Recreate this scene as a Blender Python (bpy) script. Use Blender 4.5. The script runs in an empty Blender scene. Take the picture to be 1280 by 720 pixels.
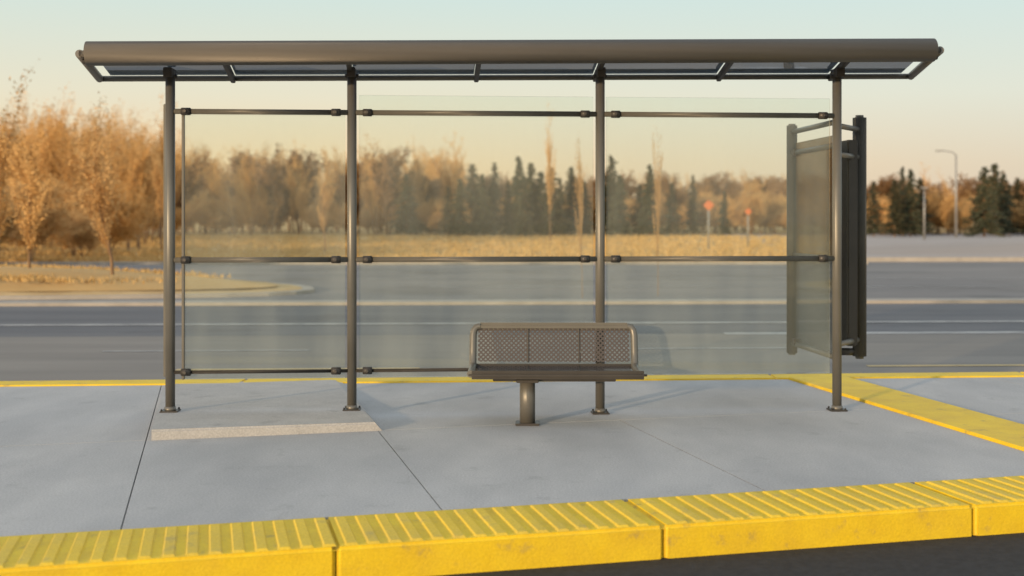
import bpy, bmesh, math, random
from mathutils import Vector, Matrix, Euler
random.seed(7)
S = bpy.context.scene
COL = S.collection

# ------------------------------------------------------------------ helpers
def new_mat(name):
    m = bpy.data.materials.new(name); m.use_nodes = True
    nt = m.node_tree; b = nt.nodes['Principled BSDF']
    return m, nt, b

def noise_mat(name, c1, c2, scale=8.0, rough=0.7, metal=0.0, bump=0.1, bscale=60, c3=None, s3=0.7, detail=6, stretch=None, f3=0.5, speck=0.0, grime=None):
    m, nt, b = new_mat(name)
    tc = nt.nodes.new('ShaderNodeTexCoord')
    mp = nt.nodes.new('ShaderNodeMapping')
    nt.links.new(tc.outputs['Object'], mp.inputs[0])
    if stretch: mp.inputs['Scale'].default_value = stretch
    n = nt.nodes.new('ShaderNodeTexNoise'); n.inputs['Scale'].default_value = scale; n.inputs['Detail'].default_value = detail
    nt.links.new(mp.outputs[0], n.inputs['Vector'])
    r = nt.nodes.new('ShaderNodeValToRGB')
    r.color_ramp.elements[0].position = .32; r.color_ramp.elements[1].position = .68
    r.color_ramp.elements[0].color = (*c1, 1); r.color_ramp.elements[1].color = (*c2, 1)
    nt.links.new(n.outputs['Fac'], r.inputs[0])
    out = r.outputs[0]
    def patch(out, col, s, f, lo, hi, vec):
        n3 = nt.nodes.new('ShaderNodeTexNoise'); n3.inputs['Scale'].default_value = s; n3.inputs['Detail'].default_value = 8; n3.inputs['Roughness'].default_value = .62
        nt.links.new(vec, n3.inputs['Vector'])
        r3 = nt.nodes.new('ShaderNodeValToRGB')
        r3.color_ramp.elements[0].position = lo; r3.color_ramp.elements[1].position = hi
        r3.color_ramp.elements[0].color = (0, 0, 0, 1); r3.color_ramp.elements[1].color = (f, f, f, 1)
        nt.links.new(n3.outputs['Fac'], r3.inputs[0])
        mx = nt.nodes.new('ShaderNodeMixRGB'); mx.inputs[2].default_value = (*col, 1)
        nt.links.new(r3.outputs[0], mx.inputs[0]); nt.links.new(out, mx.inputs[1]); return mx.outputs[0]
    if c3: out = patch(out, c3, s3, f3, .42, .66, mp.outputs[0])
    if grime: out = patch(out, grime[0], grime[1], grime[2], grime[3], grime[3]+.10, tc.outputs['Object'])
    if speck:
        ns = nt.nodes.new('ShaderNodeTexNoise'); ns.inputs['Scale'].default_value = 85; ns.inputs['Detail'].default_value = 3
        nt.links.new(tc.outputs['Object'], ns.inputs['Vector'])
        rs = nt.nodes.new('ShaderNodeValToRGB'); rs.color_ramp.elements[0].position = .35; rs.color_ramp.elements[1].position = .65
        a_ = 1-speck; c_ = 1+speck*.6
        rs.color_ramp.elements[0].color = (a_, a_, a_, 1); rs.color_ramp.elements[1].color = (c_, c_, c_, 1)
        nt.links.new(ns.outputs['Fac'], rs.inputs[0])
        ms = nt.nodes.new('ShaderNodeMixRGB'); ms.blend_type = 'MULTIPLY'; ms.inputs[0].default_value = 1
        nt.links.new(out, ms.inputs[1]); nt.links.new(rs.outputs[0], ms.inputs[2]); out = ms.outputs[0]
    nt.links.new(out, b.inputs['Base Color'])
    b.inputs['Roughness'].default_value = rough; b.inputs['Metallic'].default_value = metal
    if bump:
        nb = nt.nodes.new('ShaderNodeTexNoise'); nb.inputs['Scale'].default_value = bscale; nb.inputs['Detail'].default_value = 4
        nt.links.new(tc.outputs['Object'], nb.inputs['Vector'])
        bp = nt.nodes.new('ShaderNodeBump'); bp.inputs['Strength'].default_value = bump; bp.inputs['Distance'].default_value = .01
        nt.links.new(nb.outputs['Fac'], bp.inputs['Height']); nt.links.new(bp.outputs[0], b.inputs['Normal'])
    return m

def obj(name, me, parent=None, mat=None, smooth=False):
    o = bpy.data.objects.new(name, me); COL.objects.link(o)
    if parent: o.parent = parent
    if mat: me.materials.append(mat)
    if smooth:
        for p in me.polygons: p.use_smooth = True
    return o

def empty(name, loc=(0, 0, 0), rz=0):
    e = bpy.data.objects.new(name, None); COL.objects.link(e); e.location = loc; e.rotation_euler = (0, 0, rz)
    e.empty_display_size = .2
    return e

def poly(name, pts, z, mat, parent=None):
    me = bpy.data.meshes.new(name)
    me.from_pydata([(p[0], p[1], z) for p in pts], [], [list(range(len(pts)))]); me.update()
    return obj(name, me, parent, mat)

def prism(name, pts, z0, z1, mat, parent=None, bevel=0.0):
    bm = bmesh.new()
    vs = [bm.verts.new((p[0], p[1], z1)) for p in pts]
    f = bm.faces.new(vs); f.normal_update()
    if f.normal.z < 0: f.normal_flip()
    r = bmesh.ops.extrude_face_region(bm, geom=[f])
    lo = [g for g in r['geom'] if isinstance(g, bmesh.types.BMVert)]
    for v in lo: v.co.z = z0
    bmesh.ops.recalc_face_normals(bm, faces=bm.faces)
    if bevel: bmesh.ops.bevel(bm, geom=[e for e in bm.edges], offset=bevel, segments=3, affect='EDGES')
    me = bpy.data.meshes.new(name); bm.to_mesh(me); bm.free()
    return obj(name, me, parent, mat)

def box(name, c, s, mat, parent=None, rot=(0, 0, 0), bevel=0.004, seg=2):
    bm = bmesh.new(); bmesh.ops.create_cube(bm, size=1)
    for v in bm.verts: v.co = Vector((v.co.x*s[0], v.co.y*s[1], v.co.z*s[2]))
    if bevel: bmesh.ops.bevel(bm, geom=list(bm.edges), offset=min(bevel, min(s)*.45), segments=seg, affect='EDGES')
    me = bpy.data.meshes.new(name); bm.to_mesh(me); bm.free()
    o = obj(name, me, parent, mat); o.location = c; o.rotation_euler = rot
    return o

def tube(name, p0, p1, r, mat, parent=None, seg=24, r2=None, bevel=0.004, bseg=2):
    p0 = Vector(p0); p1 = Vector(p1); d = p1-p0
    bm = bmesh.new()
    bmesh.ops.create_cone(bm, cap_ends=True, segments=seg, radius1=r, radius2=r if r2 is None else r2, depth=d.length)
    if bevel:
        es = [e for e in bm.edges if all(abs(abs(v.co.z)-d.length/2) < 1e-5 for v in e.verts)]
        bmesh.ops.bevel(bm, geom=es, offset=bevel, segments=bseg, affect='EDGES')
    me = bpy.data.meshes.new(name); bm.to_mesh(me); bm.free()
    o = obj(name, me, parent, mat)
    for p in me.polygons: p.use_smooth = len(p.vertices) == 4
    o.rotation_mode = 'QUATERNION'; o.rotation_quaternion = Vector((0, 0, 1)).rotation_difference(d.normalized())
    o.location = (p0+p1)/2
    return o

def path_tube(name, pts, r, mat, parent=None, res=3, cyclic=False):
    cu = bpy.data.curves.new(name, 'CURVE'); cu.dimensions = '3D'; cu.bevel_depth = r; cu.bevel_resolution = 5; cu.use_fill_caps = True
    sp = cu.splines.new('POLY'); sp.points.add(len(pts)-1)
    for i, p in enumerate(pts): sp.points[i].co = (*p, 1)
    sp.use_cyclic_u = cyclic
    cu.materials.append(mat)
    o = bpy.data.objects.new(name, cu); COL.objects.link(o)
    if parent: o.parent = parent
    return o

# ------------------------------------------------------------------ materials
M_conc = noise_mat('concrete', (.425, .43, .435), (.50, .50, .495), 2.2, .85, bump=.35, bscale=140, c3=(.33, .335, .34), s3=.8, f3=.7, stretch=(1, .45, 1), speck=.14, grime=((.22, .22, .22), 3.2, .35, .60))
M_conc2 = noise_mat('concrete_pad', (.43, .42, .40), (.49, .475, .45), 4.0, .85, bump=.35, bscale=140, c3=(.38, .37, .36), s3=1.3, speck=.14, grime=((.24, .23, .22), 5, .35, .58))
M_joint = noise_mat('joint', (.10, .10, .10), (.16, .16, .15), 20, .95, bump=0)
M_yel = noise_mat('yellow_paint', (.79, .535, .010), (.85, .60, .016), 6, .6, bump=.25, bscale=90, c3=(.66, .43, .03), s3=3.5, f3=.5, speck=.07, grime=((.34, .26, .10), 7, .55, .60))
M_yel2 = noise_mat('yellow_tactile', (.72, .50, .03), (.80, .57, .04), 5, .65, bump=.25, bscale=90, c3=(.58, .42, .07), s3=2.5, f3=.6, speck=.10, grime=((.38, .30, .12), 5, .5, .58))
M_asph = noise_mat('asphalt', (.016, .018, .022), (.030, .033, .038), 30, .9, bump=.6, bscale=180, speck=.2)
M_road = noise_mat('asphalt_road', (.105, .11, .122), (.15, .152, .16), 1.2, .9, bump=.3, bscale=90, stretch=(.15, 1, 1), grime=((.075, .075, .08), .5, .5, .55))
M_lane = noise_mat('worn_lane', (.19, .175, .16), (.26, .24, .215), 1.0, .9, bump=.3, bscale=90, stretch=(.12, 1, 1), c3=(.14, .135, .13), s3=.8)
M_lot = noise_mat('asphalt_lot', (.17, .165, .165), (.23, .215, .205), .5, .9, bump=.2, bscale=60, stretch=(.3, 1, 1), grime=((.12, .115, .11), .25, .6, .52))
M_kerb = noise_mat('kerb_concrete', (.33, .30, .26), (.42, .38, .33), 3, .85, bump=.1)
M_white = noise_mat('road_paint', (.30, .30, .30), (.48, .47, .45), 5, .7, bump=0, c3=(.16, .16, .165), s3=2)
M_oran = noise_mat('road_paint_yellow', (.46, .34, .16), (.55, .42, .2), 9, .7, bump=0)
M_grass = noise_mat('dry_grass', (.46, .28, .10), (.64, .42, .17), .35, .95, bump=.8, bscale=5, c3=(.34, .21, .075), s3=.06, stretch=(.4, 1, 1))
M_sand = noise_mat('sandy_verge', (.46, .30, .13), (.62, .43, .20), 1.2, .95, bump=.3, bscale=10)
M_gravel = noise_mat('pale_gravel', (.36, .32, .30), (.46, .41, .38), .25, .95, bump=.3, bscale=10, stretch=(.3, 1, 1), c3=(.28, .24, .20), s3=.1)
M_steel = noise_mat('grey_bronze_steel', (.155, .148, .128), (.185, .176, .155), 3, .42, .40, bump=.02)
M_steelD = noise_mat('dark_steel', (.055, .051, .047), (.072, .066, .060), 4, .45, .4, bump=.02)
M_gut = noise_mat('roof_beam_metal', (.195, .178, .155), (.215, .195, .17), 1.0, .42, .35, bump=0)
M_bark = noise_mat('bark', (.20, .12, .065), (.30, .19, .10), 6, .9, bump=.3)
M_twig = noise_mat('twig_leaves', (.54, .31, .11), (.74, .47, .19), .6, .9, bump=0)
M_twig2 = noise_mat('twig_leaves_brown', (.21, .12, .06), (.35, .21, .10), .6, .9, bump=0)
M_need = noise_mat('needles', (.035, .044, .024), (.075, .080, .042), 1.5, .9, bump=0)
M_blade = noise_mat('dry_blades', (.52, .33, .12), (.68, .46, .19), 2, .9, bump=0)
M_orange = noise_mat('sign_orange', (.60, .15, .04), (.65, .18, .05), 2, .6, bump=0)
M_galv = noise_mat('galvanised', (.30, .29, .28), (.38, .37, .35), 6, .5, .4, bump=0)

def glass_mat(name, tint, haze, refl=.9, hz=(.8, .86, .8)):
    m, nt, b = new_mat(name); nt.nodes.remove(b)
    out = nt.nodes['Material Output']
    tr = nt.nodes.new('ShaderNodeBsdfTransparent'); tr.inputs[0].default_value = (*tint, 1)
    gl = nt.nodes.new('ShaderNodeBsdfGlossy'); gl.inputs['Roughness'].default_value = .03
    df = nt.nodes.new('ShaderNodeBsdfDiffuse'); df.inputs[0].default_value = (*hz, 1)
    tc = nt.nodes.new('ShaderNodeTexCoord'); n = nt.nodes.new('ShaderNodeTexNoise'); n.inputs['Scale'].default_value = 1.6; n.inputs['Detail'].default_value = 3
    mp = nt.nodes.new('ShaderNodeMapping'); mp.inputs['Scale'].default_value = (2.2, 2.2, .5)
    nt.links.new(tc.outputs['Object'], mp.inputs[0]); nt.links.new(mp.outputs[0], n.inputs['Vector'])
    mr = nt.nodes.new('ShaderNodeMapRange'); mr.inputs[1].default_value = .3; mr.inputs[2].default_value = .7
    mr.inputs[3].default_value = haze*.4; mr.inputs[4].default_value = haze*1.6
    nt.links.new(n.outputs['Fac'], mr.inputs[0])
    m1 = nt.nodes.new('ShaderNodeMixShader'); nt.links.new(mr.outputs[0], m1.inputs[0])
    nt.links.new(tr.outputs[0], m1.inputs[1]); nt.links.new(df.outputs[0], m1.inputs[2])
    fr = nt.nodes.new('ShaderNodeFresnel'); fr.inputs[0].default_value = 1.45
    mm = nt.nodes.new('ShaderNodeMath'); mm.operation = 'MULTIPLY'; mm.inputs[1].default_value = refl
    nt.links.new(fr.outputs[0], mm.inputs[0])
    m2 = nt.nodes.new('ShaderNodeMixShader'); nt.links.new(mm.outputs[0], m2.inputs[0])
    nt.links.new(m1.outputs[0], m2.inputs[1]); nt.links.new(gl.outputs[0], m2.inputs[2])
    nt.links.new(m2.outputs[0], out.inputs[0])
    return m
M_glass = glass_mat('shelter_glass', (.945, .975, .96), .045, refl=.9)
M_gedge = glass_mat('glass_edge', (.50, .68, .60), .25)
M_rglass = glass_mat('roof_glass', (.40, .51, .65), .05, hz=(.3, .4, .5))
M_dglass = glass_mat('case_glass', (.30, .32, .33), .05, hz=(.3, .3, .3))

def perf_mat():
    m, nt, b = new_mat('perforated_steel')
    b.inputs['Base Color'].default_value = (.080, .069, .066, 1); b.inputs['Metallic'].default_value = .2; b.inputs['Roughness'].default_value = .6
    tc = nt.nodes.new('ShaderNodeTexCoord')
    def grid(off):
        mp = nt.nodes.new('ShaderNodeMapping'); mp.inputs['Scale'].default_value = (1/.034, 1/.034, 1/.034); mp.inputs['Location'].default_value = (off, off, 0)
        nt.links.new(tc.outputs['UV'], mp.inputs[0])
        fr = nt.nodes.new('ShaderNodeVectorMath'); fr.operation = 'FRACTION'; nt.links.new(mp.outputs[0], fr.inputs[0])
        sb = nt.nodes.new('ShaderNodeVectorMath'); sb.operation = 'SUBTRACT'; sb.inputs[1].default_value = (.5, .5, 0); nt.links.new(fr.outputs[0], sb.inputs[0])
        ln = nt.nodes.new('ShaderNodeVectorMath'); ln.operation = 'LENGTH'; nt.links.new(sb.outputs[0], ln.inputs[0])
        c = nt.nodes.new('ShaderNodeMath'); c.operation = 'GREATER_THAN'; c.inputs[1].default_value = .215
        nt.links.new(ln.outputs['Value'], c.inputs[0]); return c
    a = grid(0); d = grid(.5)
    mu = nt.nodes.new('ShaderNodeMath'); mu.operation = 'MULTIPLY'
    nt.links.new(a.outputs[0], mu.inputs[0]); nt.links.new(d.outputs[0], mu.inputs[1])
    nt.links.new(mu.outputs[0], b.inputs['Alpha'])
    return m
M_perf = perf_mat()

# ------------------------------------------------------------------ ground
A = math.atan(.252); U = Vector((math.cos(A), math.sin(A), 0)); N = Vector((-math.sin(A), math.cos(A), 0))
B = math.atan(.07)
def frontY(x): return 5.51+.252*x        # outer kerb arris
def backY(x): return 11.10+.07*x         # outer arris of rear kerb

poly('ground', [(-2500, -400), (2500, -400), (2500, 4000), (-2500, 4000)], -.175, M_grass)
poly('street_road', [(-60, frontY(-60)-14), (60, frontY(60)-14), (60, frontY(60)+.2), (-60, frontY(-60)+.2)], -.150, M_asph)

def slabs(name, pts, cuts, z1, mat, gap=.005, z0=-.06, par=None):
    bm = bmesh.new(); vs = [bm.verts.new((p[0], p[1], 0)) for p in pts]; f = bm.faces.new(vs); f.normal_update()
    if f.normal.z < 0: f.normal_flip()
    for (p, d) in cuts:
        nrm = Vector((-d[1], d[0], 0))
        bmesh.ops.bisect_plane(bm, geom=list(bm.verts)+list(bm.edges)+list(bm.faces), plane_co=(p[0], p[1], 0), plane_no=nrm)
    bmesh.ops.split_edges(bm, edges=list(bm.edges))
    fs = list(bm.faces)
    r = bmesh.ops.inset_individual(bm, faces=fs, thickness=gap)
    bmesh.ops.delete(bm, geom=[f for f in r['faces']], context='FACES')
    fs = list(bm.faces)
    for v in bm.verts: v.co.z = z1-.004
    r2 = bmesh.ops.extrude_face_region(bm, geom=fs)
    for g in r2['geom']:
        if isinstance(g, bmesh.types.BMVert): g.co.z = z1
    bmesh.ops.inset_individual(bm, faces=[g for g in r2['geom'] if isinstance(g, bmesh.types.BMFace)], thickness=.006)
    for v in [v for v in bm.verts if v.co.z < z1-.002]: v.co.z = z0
    bmesh.ops.recalc_face_normals(bm, faces=bm.faces)
    me = bpy.data.meshes.new(name); bm.to_mesh(me); bm.free()
    return obj(name, me, par, mat)

plat = empty('sidewalk')
tw = .60
def tacY(x): return frontY(x)+tw
def padY(x): return 8.55+.252*x
XL, XR = -24, 24
def P(x, fn): return (x, fn(x))
band_l = lambda y: 2.51+(10.98-y)*.205
band_r = lambda y: 3.06+(10.98-y)*.205
def solve(lineY, bandX):
    x = 3.0
    for _ in range(40): x = bandX(lineY(x))
    return (x, lineY(x))
def bY(x): return backY(x)-.30
fl = solve(tacY, band_l); fr_ = solve(tacY, band_r); ml = solve(padY, band_l); bl = solve(bY, band_l); br = solve(bY, band_r)
j1 = (-1.82, 5.60); j2 = (-.36, 6.07); j3 = (1.34, 6.52)
cutsF = [((j1[0]-1.9*k, j1[1]-1.9*k*.25), N) for k in (0, 1, 2, 3, 4, 5)]+[(j2, N), (j3, N)]
slabs('front_slabs', [P(XL, tacY), fl, ml, P(XL, padY)], cutsF, 0, M_conc, par=plat)
slabs('rear_slabs', [P(XL, padY), ml, bl, P(XL, bY)], [cutsF[i] for i in range(6)], 0, M_conc, par=plat)
slabs('side_slabs', [fr_, P(XR, tacY), P(XR, bY), br], [((4.9, 9.0), N), ((6.8, 9.0), N), ((8.7, 9.0), N), ((4, 9.1), U)], 0, M_conc, par=plat)
poly('joint_bed', [P(XL, tacY), P(XR, tacY), P(XR, bY), P(XL, bY)], -.02, M_joint, plat)

prism('yellow_kerb', [fl, fr_, br, bl], -.05, .022, M_yel, None, .006)
k = empty('yellow_kerb')
x = XL
while x < XR:
    x2 = x+2.4
    prism('kerb_stone', [(x+.004, bY(x)), (x2-.004, bY(x2)), (x2-.004, backY(x2)), (x+.004, backY(x))], -.16, .012, M_yel, k, .012)
    x = x2

# front tactile kerb
k = empty('tactile_kerb')
segs = [-.774-1.58*i for i in range(14, 0, -1)]+[-.774, .72, 2.34]+[2.34+1.58*i for i in range(1, 14)]
def loc2(x, off, z): return Vector((x, frontY(x), z))+N*off
WID = tw*math.cos(A)
for a, b in zip(segs[:-1], segs[1:]):
    e = .003
    p = [loc2(a+e, 0, 0), loc2(b-e, 0, 0), loc2(b-e, WID-.004, 0), loc2(a+e, WID-.004, 0)]
    prism('kerb_segment', p, -.165, .006, M_yel, k, .016)
poly('kerb_bed', [loc2(-20, .012, 0), loc2(20, .012, 0), loc2(20, WID, 0), loc2(-20, WID, 0)], -.012, M_yel2, k)
bm = bmesh.new()
L0 = segs[0]; pitch = .098
nrib = int((segs[-1]-segs[0])/math.cos(A)/pitch)
def rib(bm, c, hx, hy, h):
    vs = []; vt = []
    for (sx, sy) in [(-1, -1), (1, -1), (1, 1), (-1, 1)]:
        vs.append(bm.verts.new(c+U*sx*hx+N*sy*hy))
        vt.append(bm.verts.new(c+U*sx*(hx-.008)+N*sy*(hy-.010)+Vector((0, 0, h))))
    bm.faces.new(vt)
    for i in range(4):
        bm.faces.new([vs[i], vs[(i+1) % 4], vt[(i+1) % 4], vt[i]])
base = Vector((L0, frontY(L0), .0055))
for i in range(nrib):
    s = (i+.5)*pitch
    c0 = base+U*s
    if c0.x < -6 or c0.x > 9: continue
    if min(abs(c0.x-q) for q in segs) < .022: continue
    rib(bm, c0+N*(.022+.255), .029, .255, .010)
bmesh.ops.recalc_face_normals(bm, faces=bm.faces)
me = bpy.data.meshes.new('tactile_ribs'); bm.to_mesh(me); bm.free()
obj('tactile_ribs', me, k, M_yel2)

def pad():
    h = .070
    f0 = Vector((-2.37, 7.93, 0)); f1 = f0+U*1.47; f2 = f1+U*.05
    Lb = 2.75
    b0 = f0+N*Lb; b1 = f1+N*Lb; b2 = f2+N*Lb
    bm = bmesh.new()
    def v(p, z): return bm.verts.new((p.x, p.y, z))
    T = [v(f0, h), v(f1, h*.85), v(f2, .003), v(b2, .003), v(b1, .01), v(b0, .01)]
    D = [v(f0, -.03), v(f1, -.03), v(f2, -.03), v(b2, -.03), v(b1, -.03), v(b0, -.03)]
    bm.faces.new([T[0], T[1], T[4], T[5]]); bm.faces.new([T[1], T[2], T[3], T[4]])
    for i in range(6):
        j = (i+1) % 6; bm.faces.new([D[i], D[j], T[j], T[i]])
    bmesh.ops.recalc_face_normals(bm, faces=bm.faces)
    es = [e for e in bm.edges if all(q.co.z > .02 for q in e.verts)]
    bmesh.ops.bevel(bm, geom=es, offset=.012, segments=3, affect='EDGES')
    me = bpy.data.meshes.new('concrete_pad'); bm.to_mesh(me); bm.free()
    return obj('concrete_pad', me, None, M_conc2)
pad()

def strip(name, y0, y1, z, mat, x0=-120, x1=160, sl=.07, par=None):
    return poly(name, [(x0, y0+sl*x0), (x1, y0+sl*x1), (x1, y1+sl*x1), (x0, y1+sl*x0)], z, mat, par)
S2 = .045
rd = empty('road')
strip('carriageway', 9, 23.2, -.160, M_road, sl=S2, par=rd)
strip('worn_lane', 11.0, 16.9, -.156, M_lane, sl=S2, par=rd)
strip('lane_line', 18.6, 18.85, -.152, M_white, sl=S2, par=rd)
strip('lane_line_2', 16.75, 17.05, -.152, M_white, sl=S2, x0=3, x1=60, par=rd)
for i in range(-5, 8):
    x0 = i*7.5-.6
    strip('dash', 13.0, 13.13, -.151, M_oran, x0=x0-3.0, x1=x0-.4, sl=S2, par=rd)
for i in range(-6, 10):
    x0 = i*6.0+1
    strip('dash_white', 14.9, 15.0, -.151, M_white, x0=x0, x1=x0+2.5, sl=S2, par=rd)
prism('concrete_kerb', [(-120, 22.9-120*S2), (160, 22.9+160*S2), (160, 23.5+160*S2), (-120, 23.5-120*S2)], -.17, -.10, M_kerb, None)
poly('parking_lot', [(-140, 23.4-140*S2), (170, 23.4+170*S2), (170, 46+170*.02), (-140, 46-140*.02)], -.165, M_lot)
for i, (yy, xa, xb) in enumerate([(29, -2, 40), (33, -4, 30), (38, -30, 9)]):
    strip('lot_line', yy, yy+.18, -.158, M_white, x0=xa, x1=xb, sl=.01, par=rd)

def blob(cx, cy, rx, ry, n=64, p=2.6, amp=.06, seed=1):
    random.seed(seed); ph = [random.uniform(0, 6.28) for _ in range(4)]
    out = []
    for i in range(n):
        t = i/n*2*math.pi; c, s = math.cos(t), math.sin(t)
        r = 1+amp*sum(math.sin((k_+2)*t+ph[k_])/(k_+1) for k_ in range(4))
        out.append((cx+rx*math.copysign(abs(c)**(2/p), c)*r, cy+ry*math.copysign(abs(s)**(2/p), s)*r))
    return out
def mound(name, pts, h, mat, z0=-.17, rings=8, parent=None):
    c = Vector((sum(p[0] for p in pts)/len(pts), sum(p[1] for p in pts)/len(pts), 0))
    vs = []; fs = []; n = len(pts)
    for r in range(rings):
        t = r/rings; s = 1-t
        for p in pts:
            q = c+(Vector((p[0], p[1], 0))-c)*s
            z = z0+h*(1-(1-t)**3)+(random.uniform(-.05, .05)*h*2 if r else 0)
            vs.append((q.x, q.y, z))
    vs.append((c.x, c.y, z0+h))
    for r in range(rings-1):
        for i in range(n):
            fs.append([r*n+i, r*n+(i+1) % n, (r+1)*n+(i+1) % n, (r+1)*n+i])
    for i in range(n): fs.append([(rings-1)*n+i, (rings-1)*n+(i+1) % n, len(vs)-1])
    me = bpy.data.meshes.new(name); me.from_pydata(vs, [], fs); me.update()
    return obj(name, me, parent, mat, True)
isl = empty('grass_island')
prism('island_kerb', blob(-22, 28.0, 16.4, 4.6, seed=3), -.17, -.09, M_kerb, isl)
mound('verge', blob(-22, 28.0, 16.15, 4.4, seed=3), .22, M_sand, z0=-.09, parent=isl)
mound('turf', blob(-22.1, 28.1, 15.7, 4.05, seed=3), .50, M_grass, z0=-.03, parent=isl)
prism('field_kerb', [(-140, 41.5), (13, 44), (13, 44.6), (-140, 42.1)], -.17, -.08, M_kerb, None)
poly('grass_field', [(-220, 42), (13, 44.4), (60, 300), (-220, 300)], -.155, M_grass)
poly('gravel_lot', [(13, 45.6), (190, 49), (260, 170), (24, 140)], -.150, M_gravel)
mound('low_embankment', blob(64, 60, 50, 10, seed=9), .95, M_gravel, z0=-.16)
prism('low_wall', [(13.5, 46.2), (120, 48.5), (120, 48.8), (13.5, 46.5)], -.16, .02, M_kerb, None)

# ------------------------------------------------------------------ shelter
sh = empty('bus_shelter')
def ln(x, off=0.0): return Vector((x, 9.0+.075*x, 0))+Vector((-.0748, .9972, 0))*off
PX = [-2.497, -1.183, .661, 2.475]
PZ = [.05, .045, 0, 0]
FL = Vector((-2.97, 8.28, 2.592)); FR = Vector((3.10, 8.73, 2.680))
BL = Vector((-3.10, 9.07, 2.512)); BR = Vector((3.15, 9.53, 2.585))
def roofp(t, s):
    a = FL.lerp(FR, t); b = BL.lerp(BR, t); return a.lerp(b, s)
for i, x in enumerate(PX):
    p = ln(x)
    top = 2.545+.015*i
    tube('post', (p.x, p.y, PZ[i]-.01), (p.x, p.y, top), .035, M_steel, sh)
    tube('base_collar', (p.x, p.y, PZ[i]), (p.x, p.y, PZ[i]+.04), .041, M_steel, sh)
    box('base_plate', (p.x, p.y, PZ[i]+.006), (.13, .13, .012), M_steelD, sh, (0, 0, B))
    for sx in (-1, 1):
        for sy in (-1, 1):
            tube('anchor_bolt', (p.x+sx*.05, p.y+sy*.05, PZ[i]+.01), (p.x+sx*.05, p.y+sy*.05, PZ[i]+.026), .008, M_steelD, sh, 8)
tube('roof_fascia', FL, FR, .070, M_gut, sh, 64, bevel=.05, bseg=6)
dF = (FR-FL).normalized()
tube('fascia_lip', FL+Vector((0, .06, -.045)), FR+Vector((0, .06, -.045)), .018, M_steelD, sh, 12)
tube('roof_rear_beam', BL, BR, .022, M_steel, sh, 16)
tube('roof_end_bar', FL, BL, .03, M_gut, sh, 16); tube('roof_end_bar', FR, BR, .03, M_gut, sh, 16)
ts = [.158, .300, .452, .599, .754, .896]
for i, t in enumerate(ts):
    a = roofp(t, .05); b = roofp(t, 1.0)
    mid = (a+b)/2+Vector((0, 0, -.012)); dv = b-a
    q = dv.to_track_quat('Y', 'Z')
    o = box('roof_rib', mid, (.035, dv.length, .05), M_steelD, sh); o.rotation_mode = 'QUATERNION'; o.rotation_quaternion = q
for i, x in enumerate(PX):
    p = ln(x); z = 2.50+.015*i
    box('bracket_block', (p.x, p.y-.02, z+.02), (.06, .16, .07), M_steelD, sh, (0, 0, B))
    tube('bracket_pin', (p.x-.05, p.y, z), (p.x+.05, p.y, z), .016, M_steelD, sh, 12)
tt = [0.01]+ts+[.99]
for a, b in zip(tt[:-1], tt[1:]):
    vs = [roofp(a+.003, .06), roofp(b-.003, .06), roofp(b-.003, .98), roofp(a+.003, .98)]
    vs = [v+Vector((0, 0, .022)) for v in vs]
    me = bpy.data.meshes.new('roof_pane'); me.from_pydata(vs+[v+Vector((0, 0, .008)) for v in vs], [], [[0, 1, 2, 3], [4, 7, 6, 5], [0, 4, 5, 1], [1, 5, 6, 2], [2, 6, 7, 3], [3, 7, 4, 0]]); me.update()
    obj('roof_pane', me, sh, M_rglass)

def pane(name, p0, p1, z0, z1, parent, th=.010):
    p0 = Vector(p0); p1 = Vector(p1); dd = (p1-p0).normalized(); nn = Vector((-dd.y, dd.x, 0))*th/2
    c = [p0-nn, p1-nn, p1+nn, p0+nn]
    vs = [(q.x, q.y, z0) for q in c]+[(q.x, q.y, z1) for q in c]
    me = bpy.data.meshes.new(name)
    me.from_pydata(vs, [], [[0, 1, 5, 4], [2, 3, 7, 6], [1, 2, 6, 5], [3, 0, 4, 7], [4, 5, 6, 7], [3, 2, 1, 0]])
    me.materials.append(M_glass); me.materials.append(M_gedge)
    for i, f in enumerate(me.polygons): f.material_index = 0 if i < 2 else 1
    me.update(); o = bpy.data.objects.new(name, me); COL.objects.link(o); o.parent = parent
    return o
ZR = [2.243, 1.158, .338]
bays = [(0, 1, 2.262, True), (1, 2, 2.375, True), (2, 3, 2.375, False)]
off = Vector((-.0748, .9972, 0))
for i, j, ztop, low in bays:
    a = ln(PX[i]); b = ln(PX[j])
    dd = (b-a).normalized()
    g0 = a+dd*(.095 if i == 0 else .05)+off*.02; g1 = b-dd*.05+off*.02
    pane('glass_panel', g0, g1, .285, ztop, sh)
    for kx, z in enumerate(ZR):
        if kx == 2 and not low: continue
        r = .020 if kx != 2 else .013
        q0 = a+dd*.03-off*.012; q1 = b-dd*.03-off*.012
        tube('rail', (q0.x, q0.y, z), (q1.x, q1.y, z), r, M_steel if kx < 2 else M_steelD, sh, 16)
        for e, sg in ((a, 1), (b, -1)):
            c = e+dd*sg*.115-off*.014
            tube('clamp', (c.x-dd.x*.035, c.y-dd.y*.035, z), (c.x+dd.x*.035, c.y+dd.y*.035, z), .028, M_steelD, sh, 16)
            tube('clamp_stud', (c.x, c.y-.04, z), (c.x, c.y+.06, z), .014, M_steelD, sh, 12)
p = ln(PX[0]-.035)+Vector((0, .05, 0))
box('edge_profile', (p.x-.01, p.y, 1.30), (.028, .05, 2.0), M_steel, sh, (0, 0, B))
p = ln(PX[0]+.088)
box('edge_profile_inner', (p.x, p.y+.02, 1.27), (.02, .03, 1.98), M_steel, sh, (0, 0, B))
e0 = ln(PX[3]); e1 = e0+off*1.12
pane('end_glass_panel', e0+off*.06, e1-off*.02, .42, 2.10, sh)
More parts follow.
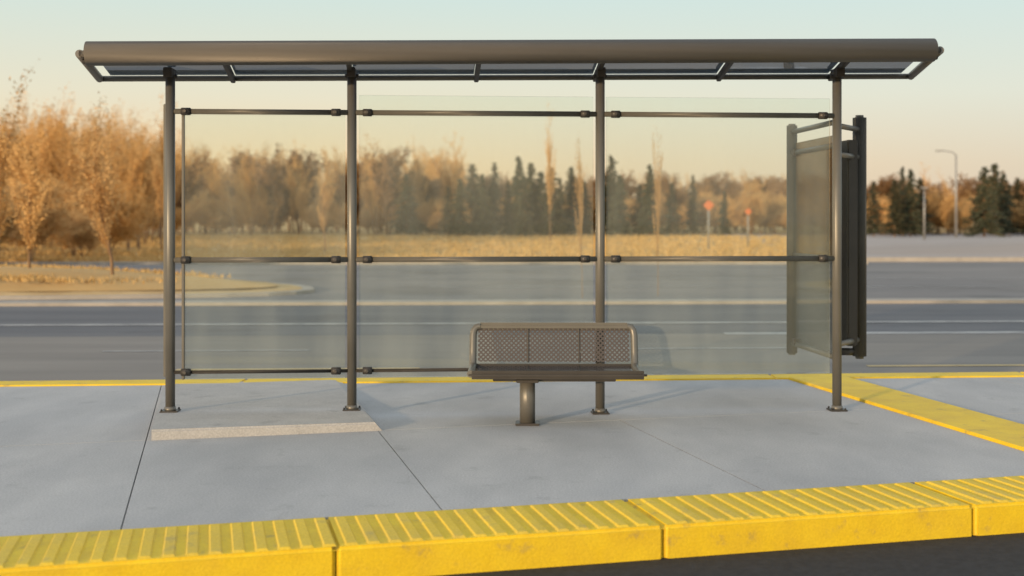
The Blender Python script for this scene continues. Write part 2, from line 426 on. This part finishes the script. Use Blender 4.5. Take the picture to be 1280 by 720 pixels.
tube('end_tube', (e1.x, e1.y, .30), (e1.x, e1.y, 2.27), .044, M_steel, sh, bevel=.015)
for z in (2.20, 2.02, 1.158, .40):
    tube('end_rail', (e0.x, e0.y, z), (e1.x, e1.y, z), .022 if z != 1.158 else .015, M_steel, sh, 16)
box('end_clamp', (e1.x+.01, e1.y-.10, 2.02), (.05, .09, .06), M_steelD, sh)
box('end_clamp', (e1.x+.01, e1.y-.10, .42), (.05, .09, .06), M_steelD, sh)

pc = empty('poster_case')
box('case_body', (2.655, 9.72, 1.27), (.085, .52, 1.62), M_steelD, pc, (0, 0, B), .012)
box('case_window', (2.700, 9.72, 1.27), (.010, .42, 1.45), M_dglass, pc, (0, 0, B), .002)
tube('support_tube', (2.772, 9.62, .345), (2.772, 9.62, 2.285), .052, M_steel, pc, 28, bevel=.02, bseg=4)
for z in (2.17, 1.95, .50):
    tube('support_arm', (2.772, 9.62, z), (2.475, 9.19, z), .022, M_steel, pc, 16)
tube('foot_arm', (2.772, 9.62, .40), (2.60, 9.62, .40), .03, M_steelD, pc, 16)

# ------------------------------------------------------------------ bench
bn = empty('park_bench', (.30, 8.56, 0), -.012)
BWd = .585; DZ = -.045
def sheet(name, prof, x0, x1, mat, parent):
    vs = []; fs = []
    L = [0]
    for a, b in zip(prof[:-1], prof[1:]): L.append(L[-1]+math.hypot(b[0]-a[0], b[1]-a[1]))
    for (y, z) in prof: vs += [(x0, y, z), (x1, y, z)]
    me = bpy.data.meshes.new(name)
    for i in range(len(prof)-1): fs.append([2*i, 2*i+1, 2*i+3, 2*i+2])
    me.from_pydata(vs, [], fs); u = me.uv_layers.new()
    for p_ in me.polygons:
        for li, vi in zip(p_.loop_indices, p_.vertices):
            u.data[li].uv = (me.vertices[vi].co.x, L[vi//2])
    me.update(); o = obj(name, me, parent, mat, True)
    return o
back_prof = [(.165, .425), (.182, .48), (.202, .55), (.220, .615), (.232, .665)]
for i in range(3):
    xa = -BWd+.03+i*(2*BWd-.06)/3+.006; xb = -BWd+.03+(i+1)*(2*BWd-.06)/3-.006
    sheet('backrest', back_prof, xa, xb, M_perf, bn)
    sheet('seat', [(.165, .445+DZ), (.10, .428+DZ), (-.05, .424+DZ), (-.17, .430+DZ)], xa, xb, M_perf, bn)
for i in range(1, 3):
    xa = -BWd+.03+i*(2*BWd-.06)/3
    path_tube('divider', [(xa, y, z-.004) for y, z in back_prof], .008, M_steelD, bn)
    path_tube('seat_divider', [(xa, y, z+DZ) for y, z in [(.165, .440), (.10, .42), (-.05, .418), (-.17, .424)]], .008, M_steelD, bn)
box('top_rail', (0, .236, .672), (2*BWd-.06, .042, .060), M_steel, bn, bevel=.019, seg=4)
box('seat_front', (.02, -.185, .418+DZ), (2*BWd+.07, .055, .060), M_steelD, bn, bevel=.022, seg=4)
box('seat_back_rail', (0, .165, .438+DZ), (2*BWd-.02, .035, .035), M_steelD, bn, bevel=.012)
box('seat_pan', (0, 0, .395+DZ), (2*BWd-.08, .30, .022), M_steelD, bn)
for sx in (-1, 1):
    xx = sx*BWd
    pts = [(xx, -.19, .425+DZ), (xx, .08, .428+DZ), (xx, .14, .436+DZ), (xx, .168, .455+DZ), (xx, .185, .49), (xx, .205, .55), (xx, .220, .61), (xx-sx*.006, .230, .645), (xx-sx*.022, .235, .667), (xx-sx*.05, .236, .674)]
    path_tube('end_frame', pts, .026, M_steel, bn)
tube('pedestal', (-.19, .0, .01), (-.19, .0, .39+DZ), .055, M_steel, bn, 28)
box('pedestal_plate', (-.19, 0, .008), (.17, .15, .016), M_steelD, bn)
box('support_beam', (0, 0, .370+DZ), (2*BWd-.3, .07, .035), M_steelD, bn)
box('pedestal_cap', (-.19, 0, .358+DZ), (.16, .16, .02), M_steelD, bn)

# ------------------------------------------------------------------ trees
def add_branch(vs, fs, mi, p, q, r0, r1, m=0, n=4):
    d = (q-p)
    if d.length < 1e-4: return
    d.normalize(); a = d.orthogonal().normalized(); b = d.cross(a); k0 = len(vs)
    for (c, r) in ((p, r0), (q, r1)):
        for i in range(n):
            t = i/n*2*math.pi; vs.append(c+a*math.cos(t)*r+b*math.sin(t)*r)
    for i in range(n):
        fs.append([k0+i, k0+(i+1) % n, k0+n+(i+1) % n, k0+n+i]); mi.append(m)

def flake(vs, fs, mi, p, s, m, rng):
    a = Vector((rng.gauss(0, 1), rng.gauss(0, 1), rng.gauss(0, 1))).normalized(); b = a.orthogonal().normalized()
    k0 = len(vs); vs += [p-a*s, p+b*s*.45, p+a*s, p-b*s*.45]; fs.append([k0, k0+1, k0+2, k0+3]); mi.append(m)

def bare_tree(name, seed, mats=(M_bark, M_twig), leaves=3, lsize=.016, spread=.55, multi=1, upright=.5):
    rng = random.Random(seed); vs = []; fs = []; mi = []
    def grow(p, d, L, r, lev):
        n = 4 if lev == 0 else 3
        cur = p; dd = d.copy()
        for i in range(n):
            dd = (dd+Vector((rng.gauss(0, .10), rng.gauss(0, .10), rng.gauss(.03, .05)))*(1+lev*.3)).normalized()
            nx = cur+dd*L/n
            ra = r*(1-i/n*.75); rb = r*(1-(i+1)/n*.75)
            add_branch(vs, fs, mi, cur, nx, ra, rb, 0 if lev < 2 else 1, 5 if lev == 0 else 3)
            if lev < 3 and not (lev == 0 and i == 0):
                for _ in range({0: 4, 1: 3, 2: 3}[lev]):
                    az = rng.uniform(0, 6.283); tilt = rng.uniform(.35, .95)*(1.2-upright*.7)
                    o = dd.orthogonal().normalized(); o.rotate(Matrix.Rotation(az, 3, dd))
                    nd = (dd*math.cos(tilt)+o*math.sin(tilt)+Vector((0, 0, upright*.3))).normalized()
                    st = cur.lerp(nx, rng.random())
                    grow(st, nd, L*rng.uniform(.35, .6)*(spread/.55), ra*.42, lev+1)
            if lev >= 2:
                for _ in range(leaves):
                    flake(vs, fs, mi, cur.lerp(nx, rng.random())+Vector((rng.gauss(0, .012), rng.gauss(0, .012), rng.gauss(0, .012))), lsize*rng.uniform(.5, 1.3), 1, rng)
            cur = nx
    for m_ in range(multi):
        a = rng.uniform(0, 6.28); t = 0 if multi == 1 else rng.uniform(.1, .35)
        grow(Vector((0, 0, 0)), Vector((math.cos(a)*t, math.sin(a)*t, 1)).normalized(), .80*rng.uniform(.85, 1.05), .014 if multi == 1 else .010, 0)
    me = bpy.data.meshes.new(name); me.from_pydata([tuple(v) for v in vs], [], fs)
    for m_ in mats: me.materials.append(m_)
    me.polygons.foreach_set('material_index', mi); me.update()
    return me

def conifer(name, seed):
    rng = random.Random(seed); vs = []; fs = []; mi = []
    add_branch(vs, fs, mi, Vector((0, 0, 0)), Vector((0, 0, .98)), .016, .002, 0, 6)
    z = .10
    while z < .99:
        R = .28*(1-z)**.75*rng.uniform(.55, 1.25)+.012
        nb = max(4, int(12*(1-z)+3))
        for b in range(nb):
            az = rng.uniform(0, 6.283); rr = R*rng.uniform(.5, 1.2)
            e = Vector((math.cos(az)*rr, math.sin(az)*rr, z-rr*.25+rng.gauss(0, .006))); s = Vector((0, 0, z))
            add_branch(vs, fs, mi, s, e, .003, .001, 0, 3)
            for k_ in range(int(6+rr*60)):
                t = rng.uniform(.15, 1.05); p = s.lerp(e, t)+Vector((rng.gauss(0, .010), rng.gauss(0, .010), rng.gauss(-.004, .006)))
                flake(vs, fs, mi, p, .022*rng.uniform(.6, 1.3), 1, rng)
        z += .022+.015*(1-z)
    me = bpy.data.meshes.new(name); me.from_pydata([tuple(v) for v in vs], [], fs)
    me.materials.append(M_bark); me.materials.append(M_need)
    me.polygons.foreach_set('material_index', mi); me.update()
    return me

T_or = [bare_tree('bare_crown', 10+i, leaves=1, lsize=.011, spread=.5, upright=.9) for i in range(4)]
T_br = [bare_tree('brown_crown', 30+i, mats=(M_bark, M_twig2), leaves=3, lsize=.02, spread=.6, upright=.5) for i in range(3)]
T_sh = [bare_tree('shrub_crown', 50+i, leaves=2, lsize=.016, spread=.62, multi=4, upright=.3) for i in range(2)]
T_co = [conifer('conifer_crown', 70+i) for i in range(4)]
def place(name, me, x, y, h, z=-.17, parent=None, wx=1.0):
    o = bpy.data.objects.new(name, me); COL.objects.link(o); o.location = (x, y, z); o.scale = (h*wx, h*wx, h)
    o.rotation_euler = (0, 0, random.uniform(0, 6.28))
    if parent: o.parent = parent
    return o
random.seed(21)
dt = empty('distant_trees')
for i in range(190):
    y = random.uniform(58, 115)
    x = random.uniform(-.62, -.285)*y
    place('tree', random.choice(T_or), x, y, (1.45+y*random.uniform(.050, .080)), parent=dt, wx=random.uniform(.7, 1.0))
for i in range(140):
    y = random.uniform(125, 200); x = random.uniform(-.30, -.04)*y
    place('tree', random.choice(T_or+T_or+T_or+T_br), x, y, 1.45+y*random.uniform(.026, .052), parent=dt, wx=random.uniform(.9, 1.2))
for i in range(190):
    y = random.uniform(135, 210); x = random.uniform(-.12, .52)*y
    place('tree', random.choice(T_br+T_br+T_or), x, y, 1.45+y*random.uniform(.014, .034), parent=dt, wx=random.uniform(1.0, 1.5))
for i in range(150):
    y = random.uniform(126, 155); x = random.uniform(-.55, .55)*y
    place('shrub', random.choice(T_sh), x, y, random.uniform(2.3, 3.6), parent=dt, wx=1.4)
for px, top in [(508, 218), (520, 200), (590, 205), (603, 218), (618, 203), (648, 195), (664, 203), (690, 210), (714, 208), (764, 194), (775, 218), (812, 205), (800, 230), (840, 228), (866, 218), (905, 238), (1092, 226), (1128, 208), (1138, 212), (1118, 224), (1150, 222), (1230, 208), (1243, 204), (1254, 216), (1272, 222), (1262, 230), (1290, 215), (1320, 225), (560, 232), (676, 214), (730, 225), (635, 226), (655, 218), (700, 222), (575, 222)]:
    y = random.uniform(114, 132); x = (px-640)/1507*y
    place('conifer', random.choice(T_co), x, y, 1.5+(275-top)/1507*y+.1, parent=dt, wx=random.uniform(.75, 1.25))
for (x, y, h, me) in [(-9.0, 27.2, 3.4, T_or[0]), (-11.2, 28.0, 3.1, T_or[1]), (-12.6, 29.5, 3.8, T_or[2])]:
    place('bare_tree', me, x, y, h, -.05)
for (x, y, h, me, wx) in [(3.1, 25.6, 3.0, T_or[3], .22), (1.45, 24.8, 2.8, T_or[1], .20), (2.6, 82, 7.0, T_or[2], .4), (-9.3, 60, 4.2, T_or[0], .7)]:
    place('bare_tree', me, x, y, h, -.16, wx=wx)
for i in range(34):
    y = random.uniform(33, 60); x = random.uniform(-.60, -.33)*y
    if y < 44 and x > -.42*y: x -= 4
    place('dry_shrub', random.choice(T_sh), x, y, random.uniform(1.2, 2.6), wx=1.2)

def tufts(name, areas, mat):
    vs = []; fs = []
    for (n, fx, hh) in areas:
        for i in range(n):
            x, y, z = fx()
            for b in range(7):
                a = random.uniform(0, 6.28); l = hh*random.uniform(.5, 1.2); w = .012*(1+y/30)
                p = Vector((x+random.gauss(0, .12), y+random.gauss(0, .12), z)); q = p+Vector((math.cos(a)*l*.35, math.sin(a)*l*.35, l))
                s = Vector((math.cos(a+1.57), math.sin(a+1.57), 0))*w; k0 = len(vs)
                vs += [p-s, p+s, q]; fs.append([k0, k0+1, k0+2])
    me = bpy.data.meshes.new(name); me.from_pydata([tuple(v) for v in vs], [], fs); me.update()
    return obj(name, me, None, mat)
def f1():
    while True:
        x = random.uniform(-36, -7.0); y = random.uniform(24.6, 32)
        if abs((x+22.1)/15.4)**2.6+abs((y-28.1)/3.8)**2.6 < 1: return x, y, .02+.25*min(1, (1-max(abs((x+22.1)/15.4), abs((y-28.1)/3.8)))*2.5)
def f2():
    y = 45+random.random()**1.5*75; return random.uniform(-.6, .26)*y, y, -.16
tufts('tall_grass', [(5000, f1, .12), (11000, f2, .20)], M_blade)

# ------------------------------------------------------------------ lamps and signs
sl = empty('street_lamp', (40.5, 110, -.17))
tube('lamp_pole', (0, 0, 0), (0, 0, 7.6), .11, M_galv, sl, 12, r2=.07)
path_tube('lamp_arm', [(0, 0, 7.5), (-.3, 0, 7.8), (-1.2, 0, 7.95)], .05, M_galv, sl)
box('lamp_head', (-1.5, 0, 7.93), (.7, .3, .12), M_galv, sl)
sl = empty('street_lamp', (33.5, 98, -.17))
tube('lamp_pole', (0, 0, 0), (0, 0, 4.2), .09, M_galv, sl, 12, r2=.06)
box('lamp_head', (0, 0, 4.25), (.5, .3, .12), M_galv, sl)
def sign(x, y, h, s, mat):
    e = empty('traffic_sign', (x, y, -.17))
    tube('sign_pole', (0, 0, 0), (0, 0, h), .045, M_galv, e, 10)
    box('sign_plate', (0, -.06, h-s*.3), (s, .02, s), mat, e, (0, math.radians(45), 0))
sign(10.1, 62, 2.5, .40, M_orange); sign(13.7, 70, 2.2, .30, M_orange)

# ------------------------------------------------------------------ light
el = math.radians(7.5); to_sun = Vector((-.60, -.80, 0)).normalized()
w = bpy.data.worlds.new('World'); S.world = w; w.use_nodes = True; nt = w.node_tree
bg = nt.nodes['Background']
sk = nt.nodes.new('ShaderNodeTexSky'); sk.sky_type = 'NISHITA'; sk.sun_disc = False
sk.sun_elevation = el; sk.sun_rotation = math.atan2(to_sun.x, to_sun.y)
sk.dust_density = 2.0
# hand-set colour gradient over most of the physical sky, a function of elevation and azimuth in the world
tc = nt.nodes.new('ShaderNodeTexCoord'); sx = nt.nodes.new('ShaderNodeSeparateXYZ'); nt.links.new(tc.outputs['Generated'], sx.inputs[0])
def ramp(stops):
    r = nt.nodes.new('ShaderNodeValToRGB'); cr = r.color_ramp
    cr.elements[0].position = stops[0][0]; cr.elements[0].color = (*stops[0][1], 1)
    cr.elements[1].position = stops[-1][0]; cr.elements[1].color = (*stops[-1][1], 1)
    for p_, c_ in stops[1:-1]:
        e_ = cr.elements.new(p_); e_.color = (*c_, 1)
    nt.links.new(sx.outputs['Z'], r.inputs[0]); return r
rw = ramp([(0, (1.0, .64, .33)), (.045, (.98, .73, .43)), (.10, (.88, .82, .63)), (.18, (.70, .83, .77)), (.45, (.74, .80, .85)), (1, (.70, .76, .84))])  # upper dome, out of view, brightened in both ramps to light the ground
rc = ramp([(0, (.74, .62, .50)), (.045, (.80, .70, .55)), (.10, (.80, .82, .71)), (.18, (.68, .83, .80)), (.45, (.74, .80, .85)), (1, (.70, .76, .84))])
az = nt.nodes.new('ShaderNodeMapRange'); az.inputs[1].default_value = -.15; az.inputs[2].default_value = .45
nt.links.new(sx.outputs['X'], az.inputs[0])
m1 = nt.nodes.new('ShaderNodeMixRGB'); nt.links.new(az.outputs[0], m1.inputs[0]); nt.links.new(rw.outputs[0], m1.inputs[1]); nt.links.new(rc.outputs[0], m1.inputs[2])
sc = nt.nodes.new('ShaderNodeVectorMath'); sc.operation = 'SCALE'; sc.inputs['Scale'].default_value = 1/.12  # offsets the background strength, so the gradient lights at full value
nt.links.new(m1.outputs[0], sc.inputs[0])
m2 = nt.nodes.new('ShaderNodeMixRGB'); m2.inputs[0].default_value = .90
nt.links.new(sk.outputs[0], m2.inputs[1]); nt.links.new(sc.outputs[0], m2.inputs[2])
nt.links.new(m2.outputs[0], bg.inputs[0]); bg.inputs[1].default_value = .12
sd = bpy.data.lights.new('sun', 'SUN'); sd.energy = 3.6; sd.angle = math.radians(1.5); sd.color = (1, .73, .45)
so = bpy.data.objects.new('sun', sd); COL.objects.link(so)
dirv = -(to_sun*math.cos(el)+Vector((0, 0, math.sin(el))))
so.rotation_euler = dirv.to_track_quat('-Z', 'Y').to_euler()

# ------------------------------------------------------------------ camera
cd = bpy.data.cameras.new('camera'); cd.sensor_width = 36; cd.lens = 42.4; cd.shift_y = -85/1280
cd.clip_end = 6000; cd.dof.use_dof = True; cd.dof.focus_distance = 8.0; cd.dof.aperture_fstop = 1.5
co = bpy.data.objects.new('camera', cd); COL.objects.link(co); co.location = (0, 0, 1.45); co.rotation_euler = (math.radians(90), 0, 0)
S.camera = co
S.view_settings.view_transform = 'Standard'; S.view_settings.look = 'None'; S.view_settings.exposure = 0
